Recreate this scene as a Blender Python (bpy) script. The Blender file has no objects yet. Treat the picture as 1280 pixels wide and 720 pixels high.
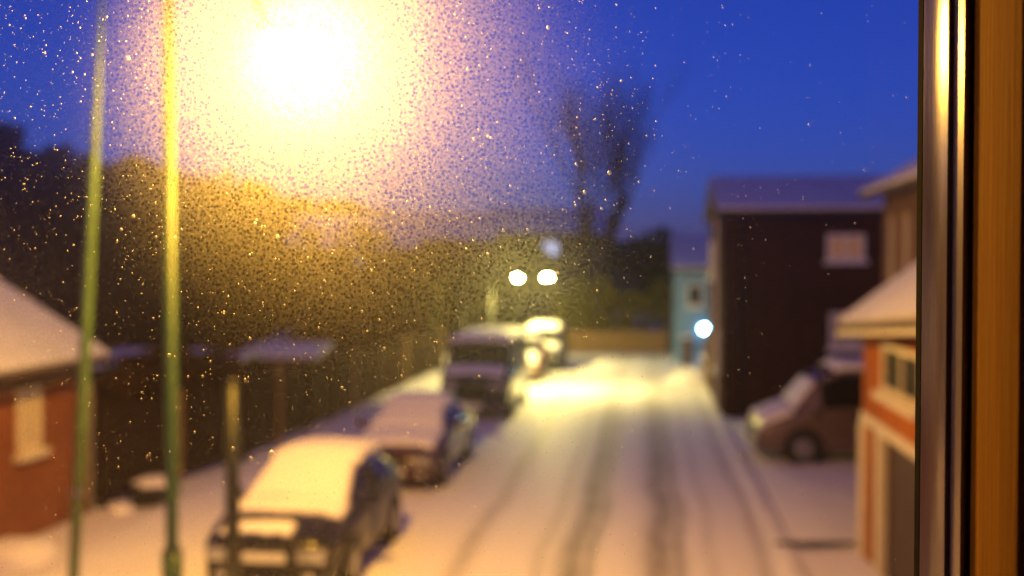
import bpy, bmesh, math, random
from mathutils import Vector, Matrix
R = math.radians
random.seed(7)
S = bpy.context.scene
COL = S.collection
AL = math.atan(0.1212)                       # the road runs a little to the right of straight ahead
CA, SA = math.cos(AL), math.sin(AL)
ROADROT = -AL

def W(u, v, z=0.0):
    """road coordinates (u across, v along) -> world"""
    return Vector((u*CA + v*SA, -u*SA + v*CA, z))

# ------------------------------------------------------------------ materials
def newmat(name):
    m = bpy.data.materials.new(name); m.use_nodes = True
    nt = m.node_tree; nt.nodes.clear()
    out = nt.nodes.new('ShaderNodeOutputMaterial')
    return m, nt, out

def mat(name, col, rough=0.7, metal=0.0, noise=0.0, scale=8.0, bump=0.0, bscale=None, spec=0.5, col2=None, coat=0.0, stretch=None):
    m, nt, out = newmat(name)
    b = nt.nodes.new('ShaderNodeBsdfPrincipled')
    b.inputs['Roughness'].default_value = rough
    b.inputs['Metallic'].default_value = metal
    b.inputs['Specular IOR Level'].default_value = spec
    b.inputs['Coat Weight'].default_value = coat
    b.inputs['Coat Roughness'].default_value = 0.08
    nt.links.new(b.outputs[0], out.inputs[0])
    b.inputs['Base Color'].default_value = (*col, 1)
    tc = nt.nodes.new('ShaderNodeTexCoord')
    mp = nt.nodes.new('ShaderNodeMapping')
    if stretch: mp.inputs['Scale'].default_value = stretch
    nt.links.new(tc.outputs['Object'], mp.inputs[0])
    if noise > 0 or col2:
        n = nt.nodes.new('ShaderNodeTexNoise'); n.inputs['Scale'].default_value = scale
        n.inputs['Detail'].default_value = 5
        nt.links.new(mp.outputs[0], n.inputs['Vector'])
        r = nt.nodes.new('ShaderNodeValToRGB')
        c2 = col2 or tuple(max(0, c*(1-noise)) for c in col)
        r.color_ramp.elements[0].position = 0.35; r.color_ramp.elements[0].color = (*c2, 1)
        r.color_ramp.elements[1].position = 0.65; r.color_ramp.elements[1].color = (*col, 1)
        nt.links.new(n.outputs['Fac'], r.inputs[0]); nt.links.new(r.outputs[0], b.inputs['Base Color'])
    if bump > 0:
        n2 = nt.nodes.new('ShaderNodeTexNoise'); n2.inputs['Scale'].default_value = bscale or scale*3
        n2.inputs['Detail'].default_value = 6
        nt.links.new(mp.outputs[0], n2.inputs['Vector'])
        bp = nt.nodes.new('ShaderNodeBump'); bp.inputs['Strength'].default_value = bump; bp.inputs['Distance'].default_value = 0.03
        nt.links.new(n2.outputs['Fac'], bp.inputs['Height']); nt.links.new(bp.outputs[0], b.inputs['Normal'])
    return m

def brick(name, c1, c2, mortar, sc=1.0):
    m, nt, out = newmat(name)
    b = nt.nodes.new('ShaderNodeBsdfPrincipled'); b.inputs['Roughness'].default_value = 0.9; b.inputs['Specular IOR Level'].default_value = 0.08
    nt.links.new(b.outputs[0], out.inputs[0])
    tc = nt.nodes.new('ShaderNodeTexCoord')
    sx = nt.nodes.new('ShaderNodeSeparateXYZ'); nt.links.new(tc.outputs['Object'], sx.inputs[0])
    add = nt.nodes.new('ShaderNodeMath'); add.operation = 'ADD'
    nt.links.new(sx.outputs[0], add.inputs[0]); nt.links.new(sx.outputs[1], add.inputs[1])
    cx = nt.nodes.new('ShaderNodeCombineXYZ'); nt.links.new(add.outputs[0], cx.inputs[0]); nt.links.new(sx.outputs[2], cx.inputs[1])
    br = nt.nodes.new('ShaderNodeTexBrick')
    br.inputs['Scale'].default_value = 1.0
    br.inputs['Brick Width'].default_value = 0.225*sc; br.inputs['Row Height'].default_value = 0.075*sc
    br.inputs['Mortar Size'].default_value = 0.01*sc
    br.inputs['Color1'].default_value = (*c1, 1); br.inputs['Color2'].default_value = (*c2, 1); br.inputs['Mortar'].default_value = (*mortar, 1)
    nt.links.new(cx.outputs[0], br.inputs['Vector'])
    n = nt.nodes.new('ShaderNodeTexNoise'); n.inputs['Scale'].default_value = 1.5; n.inputs['Detail'].default_value = 6
    nt.links.new(tc.outputs['Object'], n.inputs['Vector'])
    mx = nt.nodes.new('ShaderNodeMixRGB'); mx.blend_type = 'MULTIPLY'; mx.inputs[0].default_value = 0.5
    nt.links.new(br.outputs['Color'], mx.inputs[1]); nt.links.new(n.outputs['Fac'], mx.inputs[2])
    nt.links.new(mx.outputs[0], b.inputs['Base Color'])
    bp = nt.nodes.new('ShaderNodeBump'); bp.inputs['Strength'].default_value = 0.6; bp.inputs['Distance'].default_value = 0.01
    nt.links.new(br.outputs['Fac'], bp.inputs['Height']); bp.invert = True
    nt.links.new(bp.outputs[0], b.inputs['Normal'])
    return m

def emis(name, col, st):
    m, nt, out = newmat(name)
    e = nt.nodes.new('ShaderNodeEmission'); e.inputs[0].default_value = (*col, 1); e.inputs[1].default_value = st
    nt.links.new(e.outputs[0], out.inputs[0])
    return m

SODIUM = (1.0, 0.485, 0.05)
M = {}
M['snow'] = mat('snow', (0.80, 0.765, 0.88), 0.65, noise=0.06, scale=3, bump=0.5, bscale=9, spec=0.3)
M['snowcar'] = mat('packed_snow', (0.80, 0.765, 0.88), 0.6, noise=0.05, scale=6, bump=0.4, bscale=20, spec=0.3)
M['snowroof'] = mat('roof_snow', (0.78, 0.78, 0.80), 0.7, noise=0.10, scale=2, bump=0.3, bscale=6, spec=0.3)
M['brick_or'] = brick('orange_brick', (0.33, 0.085, 0.025), (0.26, 0.06, 0.016), (0.26, 0.16, 0.09))
M['brick_dk'] = brick('dark_brick', (0.065, 0.024, 0.012), (0.05, 0.017, 0.009), (0.06, 0.04, 0.028))
M['brick_br'] = brick('brown_brick', (0.22, 0.12, 0.08), (0.17, 0.09, 0.06), (0.25, 0.2, 0.16))
M['tile'] = mat('roof_tile', (0.09, 0.06, 0.05), 0.8, noise=0.4, scale=6, bump=0.5)
M['cream'] = mat('cream_paint', (0.72, 0.64, 0.48), 0.45, noise=0.12, scale=5)
M['white'] = mat('white_paint', (0.78, 0.77, 0.74), 0.4, noise=0.08, scale=5)
M['render'] = mat('pale_render', (0.17, 0.31, 0.50), 0.85, noise=0.1, scale=2, bump=0.3, bscale=40)
M['glass_dk'] = mat('window_glass', (0.02, 0.014, 0.01), 0.5, spec=0.03)
M['brick_br2'] = brick('bright_orange_brick', (0.56, 0.17, 0.03), (0.48, 0.13, 0.022), (0.42, 0.20, 0.08))
M['curtain'] = mat('pale_net_curtain', (0.55, 0.48, 0.36), 0.7, noise=0.3, scale=9, stretch=(6, 6, 0.4))
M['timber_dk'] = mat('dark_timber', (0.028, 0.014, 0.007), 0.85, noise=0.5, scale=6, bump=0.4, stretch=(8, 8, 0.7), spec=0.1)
M['timber_lt'] = mat('pale_timber', (0.30, 0.19, 0.09), 0.8, noise=0.4, scale=6, bump=0.3, stretch=(8, 8, 0.7), spec=0.1)  # paler brown wood colour than the dark timber
M['concrete'] = mat('concrete', (0.26, 0.24, 0.21), 0.9, noise=0.3, scale=8, bump=0.4)
M['pole_green'] = mat('green_pole_paint', (0.028, 0.078, 0.020), 0.45, metal=0.1, noise=0.3, scale=7, bump=0.15)
M['mast'] = mat('olive_mast_paint', (0.09, 0.18, 0.045), 0.5, noise=0.3, scale=7, bump=0.15)
M['pole_dark'] = mat('dark_green_pole_paint', (0.012, 0.018, 0.007), 0.5, noise=0.3, scale=7, bump=0.15)
M['metal_grey'] = mat('grey_metal', (0.22, 0.23, 0.22), 0.45, metal=0.7, noise=0.2)
M['rubber'] = mat('tyre_rubber', (0.02, 0.02, 0.02), 0.85)
M['rim'] = mat('alloy', (0.35, 0.35, 0.36), 0.3, metal=0.8)
M['paint_black'] = mat('black_car_paint', (0.010, 0.009, 0.008), 0.30, metal=0.0, coat=0.2, spec=0.3, noise=0.3, scale=3)
M['paint_red'] = mat('dark_red_car_paint', (0.06, 0.015, 0.012), 0.28, metal=0.2, coat=0.6, noise=0.3, scale=3)
M['paint_navy'] = mat('navy_car_paint', (0.015, 0.018, 0.04), 0.3, metal=0.2, coat=0.5, noise=0.3, scale=3)
M['paint_orange'] = mat('dark_rust_car_paint', (0.12, 0.035, 0.015), 0.35, metal=0.2, coat=0.5, noise=0.2, scale=3)
M['paint_bronze'] = mat('bronze_car_paint', (0.15, 0.10, 0.09), 0.45, metal=0.3, coat=0.5, noise=0.2, scale=3)
M['carglass'] = mat('car_glass', (0.01, 0.011, 0.012), 0.12, spec=0.2)
M['headlight'] = mat('headlight_glass', (0.45, 0.45, 0.43), 0.15, metal=0.4, spec=0.8)
M['taillight'] = mat('tail_light_plastic', (0.45, 0.03, 0.02), 0.2)
M['plate'] = mat('white_number_plate', (0.72, 0.70, 0.62), 0.35)
M['plate_y'] = mat('yellow_number_plate', (0.70, 0.50, 0.08), 0.35)
M['trim'] = mat('black_plastic', (0.01, 0.01, 0.01), 0.6, spec=0.12)
M['bark'] = mat('bark', (0.07, 0.05, 0.04), 0.9, noise=0.4, scale=10, bump=0.5, spec=0.1)
M['leaf'] = mat('dark_foliage', (0.04, 0.04, 0.012), 0.8, noise=0.5, scale=1.5, spec=0.1)
M['leaf_br'] = mat('brown_winter_foliage', (0.042, 0.019, 0.006), 0.85, noise=0.5, scale=1.5, spec=0.1)
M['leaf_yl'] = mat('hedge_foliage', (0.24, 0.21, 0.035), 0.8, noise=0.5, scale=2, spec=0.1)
M['soil'] = mat('hill_soil', (0.035, 0.02, 0.01), 0.95, noise=0.5, scale=0.5, spec=0.1)
M['plaster'] = mat('room_plaster', (0.07, 0.055, 0.04), 0.9, noise=0.1, scale=4)
M['carpet'] = mat('room_carpet', (0.04, 0.03, 0.02), 0.95, noise=0.3, scale=60)
M['upvc'] = mat('window_frame_plastic', (0.60, 0.50, 0.33), 0.30, noise=0.12, scale=14, spec=0.5, stretch=(1, 1, 0.15))
M['bead'] = mat('glossy_glazing_bead', (0.42, 0.31, 0.22), 0.20, noise=0.25, scale=60, spec=0.7, stretch=(3, 3, 0.25), bump=.03, bscale=300)
M['strip'] = mat('bare_metal_strip', (0.62, 0.50, 0.32), 0.25, metal=0.25, noise=0.2, scale=30, stretch=(1, 1, 0.2))
M['board'] = mat('varnished_reveal_board', (0.54, 0.235, 0.003), 0.8, spec=0.06, noise=0.12, scale=9, bump=0.1, stretch=(14, 14, 0.5))
M['gasket'] = mat('black_gasket', (0.005, 0.004, 0.004), 0.9, spec=0.1)
M['lamp_near'] = emis('sodium_lens', SODIUM, 2200.0)
M['lamp_far'] = emis('sodium_lens_far', (1.0, 0.80, 0.20), 6600.0)
M['lamp_cool'] = emis('cool_white_lamp', (0.35, 0.8, 1.0), 110.0)
M['win_warm'] = emis('lit_window_warm', (1.0, 0.40, 0.24), 0.2)
M['win_cool'] = emis('lit_window_cool', (0.55, 0.62, 1.0), 0.9)

# road material: snow with worn tyre tracks (real marks on the snow), u is object-space x
def road_mat():
    m, nt, out = newmat('rutted_snow')
    b = nt.nodes.new('ShaderNodeBsdfPrincipled'); b.inputs['Roughness'].default_value = 0.6
    b.inputs['Specular IOR Level'].default_value = 0.35
    nt.links.new(b.outputs[0], out.inputs[0])
    tc = nt.nodes.new('ShaderNodeTexCoord')
    n0 = nt.nodes.new('ShaderNodeTexNoise'); n0.inputs['Scale'].default_value = 0.12; n0.inputs['Detail'].default_value = 2
    nt.links.new(tc.outputs['Object'], n0.inputs['Vector'])
    sx = nt.nodes.new('ShaderNodeSeparateXYZ'); nt.links.new(tc.outputs['Object'], sx.inputs[0])
    def mth(op, a, bb=None, c=None):
        n = nt.nodes.new('ShaderNodeMath'); n.operation = op
        for i, q in enumerate((a, bb, c)):
            if q is None: continue
            if isinstance(q, (int, float)): n.inputs[i].default_value = q
            else: nt.links.new(q, n.inputs[i])
        return n.outputs[0]
    wob = mth('MULTIPLY', mth('SUBTRACT', n0.outputs['Fac'], 0.5), 0.8)
    u = mth('ADD', sx.outputs[0], wob)
    tot = None
    for c, w, k in ((-0.90, 0.22, 1.0), (0.26, 0.25, 1.0), (-0.66, 0.10, .8), (0.52, 0.12, .8), (-2.45, 0.16, 0.6), (-1.35, 0.12, 0.45), (1.60, 0.09, 0.5), (0.95, 0.10, 0.3)):
        d = mth('DIVIDE', mth('ABSOLUTE', mth('SUBTRACT', u, c)), w)
        g = mth('MULTIPLY', mth('POWER', 2.718, mth('MULTIPLY', mth('MULTIPLY', d, d), -1.0)), k)
        tot = g if tot is None else mth('MAXIMUM', tot, g)
    n1 = nt.nodes.new('ShaderNodeTexNoise'); n1.inputs['Scale'].default_value = 5; n1.inputs['Detail'].default_value = 6
    mp = nt.nodes.new('ShaderNodeMapping'); mp.inputs['Scale'].default_value = (1, 0.25, 1)
    nt.links.new(tc.outputs['Object'], mp.inputs[0]); nt.links.new(mp.outputs[0], n1.inputs['Vector'])
    far = nt.nodes.new('ShaderNodeMapRange'); far.inputs[1].default_value = 22; far.inputs[2].default_value = 36; far.inputs[3].default_value = 1; far.inputs[4].default_value = .3
    nt.links.new(sx.outputs[1], far.inputs[0]); tot = mth('MULTIPLY', tot, far.outputs[0])
    f = mth('MULTIPLY', tot, mth('ADD', mth('MULTIPLY', n1.outputs['Fac'], 0.9), 0.35))
    r = nt.nodes.new('ShaderNodeMixRGB')
    r.inputs[1].default_value = (0.80, 0.765, 0.88, 1); r.inputs[2].default_value = (0.20, 0.17, 0.16, 1)
    nt.links.new(f, r.inputs[0]); nt.links.new(r.outputs[0], b.inputs['Base Color'])
    h = mth('ADD', mth('MULTIPLY', tot, -0.7), n1.outputs['Fac'])
    bp = nt.nodes.new('ShaderNodeBump'); bp.inputs['Strength'].default_value = 0.4; bp.inputs['Distance'].default_value = 0.04
    nt.links.new(h, bp.inputs['Height']); nt.links.new(bp.outputs[0], b.inputs['Normal'])
    return m
M['road'] = road_mat()

# ------------------------------------------------------------------ mesh helpers
def link(name, bm, m, parent=None, loc=None, rotz=None, smooth=False):
    me = bpy.data.meshes.new(name)
    bm.normal_update()
    bm.to_mesh(me); bm.free()
    if smooth:
        for p in me.polygons: p.use_smooth = True
    for mm in (m if isinstance(m, (list, tuple)) else [m]): me.materials.append(mm)
    o = bpy.data.objects.new(name, me); COL.objects.link(o)
    if parent is not None: o.parent = parent
    if loc is not None: o.location = loc
    if rotz is not None: o.rotation_euler = (0, 0, rotz)
    return o

def thing(name, label, cat, loc=(0, 0, 0), rotz=0.0, group=None):
    o = bpy.data.objects.new(name, None); COL.objects.link(o)
    o.location = loc; o.rotation_euler = (0, 0, rotz); o['label'] = label; o['category'] = cat
    if group: o['group'] = group
    return o

def tag(o, label=None, cat=None, group=None, kind=None):
    if label: o['label'] = label
    if cat: o['category'] = cat
    if group: o['group'] = group
    if kind: o['kind'] = kind
    return o

def box(bm, x0, x1, y0, y1, z0, z1, bev=0.0):
    r = bmesh.ops.create_cube(bm, size=1.0)
    vs = r['verts']
    for v in vs:
        v.co = Vector(((x0+x1)/2+v.co.x*(x1-x0), (y0+y1)/2+v.co.y*(y1-y0), (z0+z1)/2+v.co.z*(z1-z0)))
    if bev > 0:
        es = list({e for v in vs for e in v.link_edges})
        bmesh.ops.bevel(bm, geom=es, offset=bev, segments=2, affect='EDGES', profile=0.5)
    return bm

def B(*a, **k):
    bm = bmesh.new(); box(bm, *a, **k); return bm

def tube(bm, pts, rad, seg=8, cap=True):
    """tube through pts with radii"""
    pts = [Vector(p) for p in pts]
    if not isinstance(rad, (list, tuple)): rad = [rad]*len(pts)
    rings = []
    for i, p in enumerate(pts):
        d = (pts[min(i+1, len(pts)-1)]-pts[max(i-1, 0)]).normalized()
        a = Vector((0, 0, 1)) if abs(d.z) < 0.9 else Vector((1, 0, 0))
        x = d.cross(a).normalized(); y = d.cross(x).normalized()
        rings.append([bm.verts.new(p+(x*math.cos(2*math.pi*k/seg)+y*math.sin(2*math.pi*k/seg))*rad[i]) for k in range(seg)])
    for i in range(len(rings)-1):
        for k in range(seg):
            bm.faces.new((rings[i][k], rings[i][(k+1) % seg], rings[i+1][(k+1) % seg], rings[i+1][k]))
    if cap:
        bm.faces.new(rings[0][::-1]); bm.faces.new(rings[-1])
    return bm

def prism(bm, poly, y0, y1, axis='y'):
    """poly of (a, z) extruded along the axis"""
    def P(a, z, t): return (a, t, z) if axis == 'y' else (t, a, z)
    v0 = [bm.verts.new(P(a, z, y0)) for a, z in poly]; v1 = [bm.verts.new(P(a, z, y1)) for a, z in poly]
    n = len(poly)
    bm.faces.new(v0); bm.faces.new(v1[::-1])
    for i in range(n): bm.faces.new((v0[i], v0[(i+1) % n], v1[(i+1) % n], v1[i]))
    bmesh.ops.recalc_face_normals(bm, faces=bm.faces[:])
    return bm

def slab(bm, quad, th):
    """thicken a quad along its normal"""
    q = [Vector(p) for p in quad]
    n = (q[1]-q[0]).cross(q[2]-q[0]).normalized()
    if n.z < 0: q.reverse(); n = -n
    a = [bm.verts.new(p) for p in q]; b = [bm.verts.new(p+n*th) for p in q]
    k = len(q)
    bm.faces.new(a[::-1]); bm.faces.new(b)
    for i in range(k): bm.faces.new((a[i], a[(i+1) % k], b[(i+1) % k], b[i]))
    return bm

# ------------------------------------------------------------------ ground, road, hill
def hillz(x, y):
    """bare terrain height"""
    def ss(t): t = max(0, min(1, t)); return t*t*(3-2*t)
    side = -x - 9.5 + 0.12*(y-20)            # left of the gardens
    far = y - 62
    zl = 7.9*ss((side-2)/24.0)*ss((y-14)/30.0)
    zf = 2.6*ss(far/55.0)
    return max(zl, zf) + (0.25*math.sin(x*.31+y*.17) if zl > .5 else 0)

bm = bmesh.new()
xs = [-900, -500, -260, -150] + [i*4.0 for i in range(-28, 29)] + [150, 260, 500, 900]
ys = [-60, -20] + [i*4.0 for i in range(0, 46)] + [240, 340, 600, 1200]
gv = [[bm.verts.new((x, y, hillz(x, y)-0.02)) for x in xs] for y in ys]
for j in range(len(ys)-1):
    for i in range(len(xs)-1):
        bm.faces.new((gv[j][i], gv[j][i+1], gv[j+1][i+1], gv[j+1][i]))
for f in bm.faces:
    c = f.calc_center_median()
    if c.z > 0.7: f.material_index = 1
ground = tag(link('ground', bm, [M['snow'], M['soil']], smooth=True), kind='structure')

# road surface (object x = u, y = v)
bm = bmesh.new()
nu, nv = 30, 60
U0, U1, V0, V1 = -5.5, 1.75, -8, 58
rv = [[bm.verts.new((U0+(U1-U0)*i/nu, V0+(V1-V0)*j/nv, 0.004)) for i in range(nu+1)] for j in range(nv+1)]
for j in range(nv):
    for i in range(nu): bm.faces.new((rv[j][i], rv[j][i+1], rv[j+1][i+1], rv[j+1][i]))
road = tag(link('road', bm, M['road'], rotz=ROADROT, smooth=True), kind='structure')

def lumpy_strip(name, u0, u1, v0, v1, h, m, amp=0.03, seed=0):
    rnd = random.Random(seed)
    bm = bmesh.new(); nu = max(3, int((u1-u0)/0.35)); nv = int((v1-v0)/0.5)
    g = []
    for j in range(nv+1):
        row = []
        for i in range(nu+1):
            uu = u0+(u1-u0)*i/nu; vv = v0+(v1-v0)*j/nv
            e = min(i, nu-i)/1.0
            z = h*min(1, e) + (amp*rnd.uniform(-1, 1) if 0 < i < nu else -0.02)
            if 0 < i < nu: uu += rnd.uniform(-.05, .05)
            row.append(bm.verts.new((uu, vv, z)))
        g.append(row)
    for j in range(nv):
        for i in range(nu): bm.faces.new((g[j][i], g[j][i+1], g[j+1][i+1], g[j+1][i]))
    return tag(link(name, bm, m, rotz=ROADROT, smooth=True), kind='structure')
lumpy_strip('pavement', -8.05, -5.5, 4, 57, 0.12, M['snow'], 0.025, 1)
lumpy_strip('kerb', 1.72, 2.15, 4, 57, 0.045, M['snow'], 0.02, 2)
lumpy_strip('driveway', 2.15, 9.0, 16.0, 27.6, 0.05, M['snow'], 0.015, 3)

# ------------------------------------------------------------------ own room and window
WX1 = 0.1855                                   # right edge of the glass
XL, XR, ZB, ZT = -0.95, WX1, 3.40, 4.62        # glass limits
def ring_profile(name, pts, m, parent):
    """extrude a profile of (inset beyond glass edge, y) round all four sides of the window"""
    bm = bmesh.new()
    loops = []
    for off, y in pts:
        loops.append([bm.verts.new(p) for p in ((XR+off, y, ZB-off), (XR+off, y, ZT+off), (XL-off, y, ZT+off), (XL-off, y, ZB-off))])
    for a in range(len(loops)-1):
        for k in range(4):
            bm.faces.new((loops[a][k], loops[a][(k+1) % 4], loops[a+1][(k+1) % 4], loops[a+1][k]))
    bmesh.ops.recalc_face_normals(bm, faces=bm.faces[:])
    o = link(name, bm, m, parent, smooth=True)
    bpy.context.view_layer.update()
    me = o.data
    if hasattr(me, 'set_sharp_from_angle'): me.set_sharp_from_angle(angle=R(35))
    return o
win = thing('casement_window', 'gold-lit casement window frame at the right edge holding the wet glass pane', 'window', (0, 0, 0))
ring_profile('gasket', [(0.0002, .5035), (0.0002, .4995), (0.0002, .4975), (0.0045, .4972), (0.0045, .5035), (0.0002, .5035)], M['gasket'], win)
ring_profile('glazing_bead', [(0.0007, .4968), (0.0001, .4962), (0.0004, .4935), (0.0011, .4895), (0.0015, .4850), (0.0015, .4800), (0.0012, .4755), (0.0007, .4715), (0.0007, .4695), (0.0018, .4690), (0.006, .4690), (0.030, .4690), (0.030, .4968), (0.0007, .4968)], M['bead'], win)
ring_profile('metal_strip', [(0.006, .4682), (0.0024, .4680), (0.0020, .4562), (0.0036, .4560), (0.030, .4560), (0.030, .4682), (0.006, .4682)], M['strip'], win)
ring_profile('groove_seal', [(0.0048, .4548), (0.0048, .4527), (0.030, .4527), (0.030, .4548), (0.0048, .4548)], M['gasket'], win)
ring_profile('reveal_board', [(0.030, .4522), (0.0046, .4522), (0.0042, .4512), (0.0044, .4100), (0.0064, .4085), (0.030, .4085), (0.030, .4522)], M['board'], win)
ring_profile('outer_frame', [(0.006, .504), (0.010, .512), (0.022, .548), (0.045, .548), (0.045, .504), (0.006, .504)], M['upvc'], win)

# glass pane: clear inner face, misted outer face
def misted():
    m, nt, out = newmat('misted_glass_face')
    tc = nt.nodes.new('ShaderNodeTexCoord')
    tr = nt.nodes.new('ShaderNodeBsdfTransparent')
    ra = nt.nodes.new('ShaderNodeBsdfRefraction'); ra.distribution = 'BECKMANN'
    ra.inputs['IOR'].default_value = 1.068; ra.inputs['Roughness'].default_value = 0.80
    rb = nt.nodes.new('ShaderNodeBsdfRefraction'); rb.distribution = 'BECKMANN'
    rb.inputs['IOR'].default_value = 1.165; rb.inputs['Roughness'].default_value = 0.93
    n = nt.nodes.new('ShaderNodeTexVoronoi'); n.inputs['Scale'].default_value = 540
    nt.links.new(tc.outputs['Object'], n.inputs['Vector'])
    nz = nt.nodes.new('ShaderNodeTexNoise'); nz.inputs['Scale'].default_value = 700; nz.inputs['Detail'].default_value = 2
    nt.links.new(tc.outputs['Object'], nz.inputs['Vector'])
    nl = nt.nodes.new('ShaderNodeTexNoise'); nl.inputs['Scale'].default_value = 14; nl.inputs['Detail'].default_value = 3
    nt.links.new(tc.outputs['Object'], nl.inputs['Vector'])
    r1 = nt.nodes.new('ShaderNodeMapRange'); r1.inputs[1].default_value = 0.20; r1.inputs[2].default_value = 0.48
    r1.inputs[3].default_value = 0.36; r1.inputs[4].default_value = 1.0
    nt.links.new(n.outputs['Distance'], r1.inputs[0])
    r2 = nt.nodes.new('ShaderNodeMapRange'); r2.inputs[1].default_value = 0.35; r2.inputs[2].default_value = 0.65
    r2.inputs[3].default_value = 0.5; r2.inputs[4].default_value = 1.0
    nt.links.new(nz.outputs['Fac'], r2.inputs[0])
    r3 = nt.nodes.new('ShaderNodeMapRange'); r3.inputs[1].default_value = 0.3; r3.inputs[2].default_value = 0.7
    r3.inputs[3].default_value = 0.75; r3.inputs[4].default_value = 1.1
    nt.links.new(nl.outputs['Fac'], r3.inputs[0])
    a = nt.nodes.new('ShaderNodeMath'); a.operation = 'MULTIPLY'; nt.links.new(r1.outputs[0], a.inputs[0]); nt.links.new(r2.outputs[0], a.inputs[1])
    b = nt.nodes.new('ShaderNodeMath'); b.operation = 'MULTIPLY'; nt.links.new(a.outputs[0], b.inputs[0]); nt.links.new(r3.outputs[0], b.inputs[1])
    c = nt.nodes.new('ShaderNodeMath'); c.operation = 'MULTIPLY'; nt.links.new(b.outputs[0], c.inputs[0]); c.inputs[1].default_value = MIST
    sp = nt.nodes.new('ShaderNodeSeparateXYZ'); nt.links.new(tc.outputs['Object'], sp.inputs[0])
    gx = nt.nodes.new('ShaderNodeMapRange'); gx.inputs[1].default_value = -.07; gx.inputs[2].default_value = .05; gx.inputs[3].default_value = 1; gx.inputs[4].default_value = .22; nt.links.new(sp.outputs[0], gx.inputs[0])
    gz = nt.nodes.new('ShaderNodeMapRange'); gz.inputs[1].default_value = 4.06; gz.inputs[2].default_value = 3.94; gz.inputs[3].default_value = 1; gz.inputs[4].default_value = .38; nt.links.new(sp.outputs[2], gz.inputs[0])
    e = nt.nodes.new('ShaderNodeMath'); e.operation = 'MULTIPLY'; nt.links.new(gx.outputs[0], e.inputs[0]); nt.links.new(gz.outputs[0], e.inputs[1])
    c2 = nt.nodes.new('ShaderNodeMath'); c2.operation = 'MULTIPLY'; nt.links.new(c.outputs[0], c2.inputs[0]); nt.links.new(e.outputs[0], c2.inputs[1]); c = c2
    ms = nt.nodes.new('ShaderNodeMixShader'); ms.inputs[0].default_value = 0.62
    nt.links.new(ra.outputs[0], ms.inputs[1]); nt.links.new(rb.outputs[0], ms.inputs[2])
    mx = nt.nodes.new('ShaderNodeMixShader'); nt.links.new(c.outputs[0], mx.inputs[0])
    nt.links.new(tr.outputs[0], mx.inputs[1]); nt.links.new(ms.outputs[0], mx.inputs[2])
    nt.links.new(mx.outputs[0], out.inputs[0])
    return m
MIST = 0.27
def clearface():
    m, nt, out = newmat('clear_glass_face')
    tr = nt.nodes.new('ShaderNodeBsdfTransparent')
    gl = nt.nodes.new('ShaderNodeBsdfGlossy'); gl.inputs['Roughness'].default_value = 0.02
    mx = nt.nodes.new('ShaderNodeMixShader'); mx.inputs[0].default_value = 0.02
    nt.links.new(tr.outputs[0], mx.inputs[1]); nt.links.new(gl.outputs[0], mx.inputs[2]); nt.links.new(mx.outputs[0], out.inputs[0])
    return m
M['mist'] = misted(); M['clear'] = clearface()
bm = B(XL-.004, XR+.004, .5000, .5030, ZB-.004, ZT+.004)
bm.normal_update()
for f in bm.faces: f.material_index = 1 if f.normal.y > .5 else 0
link('glass_pane', bm, [M['clear'], M['mist']], win)

# water droplets standing on the outside of the pane
def dropmat():
    m, nt, out = newmat('water_drop')
    ra = nt.nodes.new('ShaderNodeBsdfRefraction'); ra.distribution = 'GGX'
    ra.inputs['IOR'].default_value = 1.33; ra.inputs['Roughness'].default_value = 0.58
    tr = nt.nodes.new('ShaderNodeBsdfTransparent')
    mx = nt.nodes.new('ShaderNodeMixShader'); mx.inputs[0].default_value = 0.23
    nt.links.new(tr.outputs[0], mx.inputs[1]); nt.links.new(ra.outputs[0], mx.inputs[2])
    nt.links.new(mx.outputs[0], out.inputs[0])
    return m
M['drop'] = dropmat()
verts, faces = [], []
rnd = random.Random(11)
seg = 8
def drop(x, z, r, sq, hgt):
    b0 = len(verts)
    for ring, (rr, hh) in enumerate(((1.0, 0.0), (0.8, 0.6), (0.45, 0.9))):
        for k in range(seg):
            t = 2*math.pi*(k+.5*ring)/seg
            verts.append((x+math.cos(t)*r*rr, .5034+hh*r*hgt, z+math.sin(t)*r*rr*sq))
    verts.append((x, .5034+r*hgt, z))
    for ring in range(2):
        for k in range(seg):
            a = b0+ring*seg+k; b = b0+ring*seg+(k+1) % seg
            faces.append((a, b, b+seg, a+seg))
    for k in range(seg): faces.append((b0+2*seg+k, b0+2*seg+(k+1) % seg, b0+3*seg))
nd = 0
while nd < 8200:
    x = rnd.uniform(-.26, .183); z = 4 + rnd.uniform(-.16, .145)
    # drops set denser towards the top left of the pane
    d = math.hypot((x+.095)/.20, (z-4.10)/.16)
    dens = 0.10 + 0.95*math.exp(-d*d*.75)
    if x > .06: dens *= 0.40
    if rnd.random() > dens: continue
    r = min(.00105, .00018*math.exp(rnd.gauss(0, .55)))
    if rnd.random() < .010: r *= 2.4
    drop(x, z, r, rnd.uniform(.9, 1.35), rnd.uniform(.45, .85)); nd += 1
for _ in range(3500):                       # the rest of the pane
    x = rnd.uniform(XL+.01, .183); z = rnd.uniform(ZB+.01, ZT-.01)
    if x > -.26 and abs(z-3.99) < .155: continue
    drop(x, z, min(.00105, .00021*math.exp(rnd.gauss(0, .55))), rnd.uniform(.9, 1.35), rnd.uniform(.45, .85))
me = bpy.data.meshes.new('water_droplets'); me.from_pydata(verts, [], faces); me.update()
for p in me.polygons: p.use_smooth = True
me.materials.append(M['drop'])
o = bpy.data.objects.new('water_droplets', me); COL.objects.link(o)
tag(o, 'fine glinting water droplets and melted flakes scattered over the window glass', 'droplets', kind='stuff')

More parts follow.
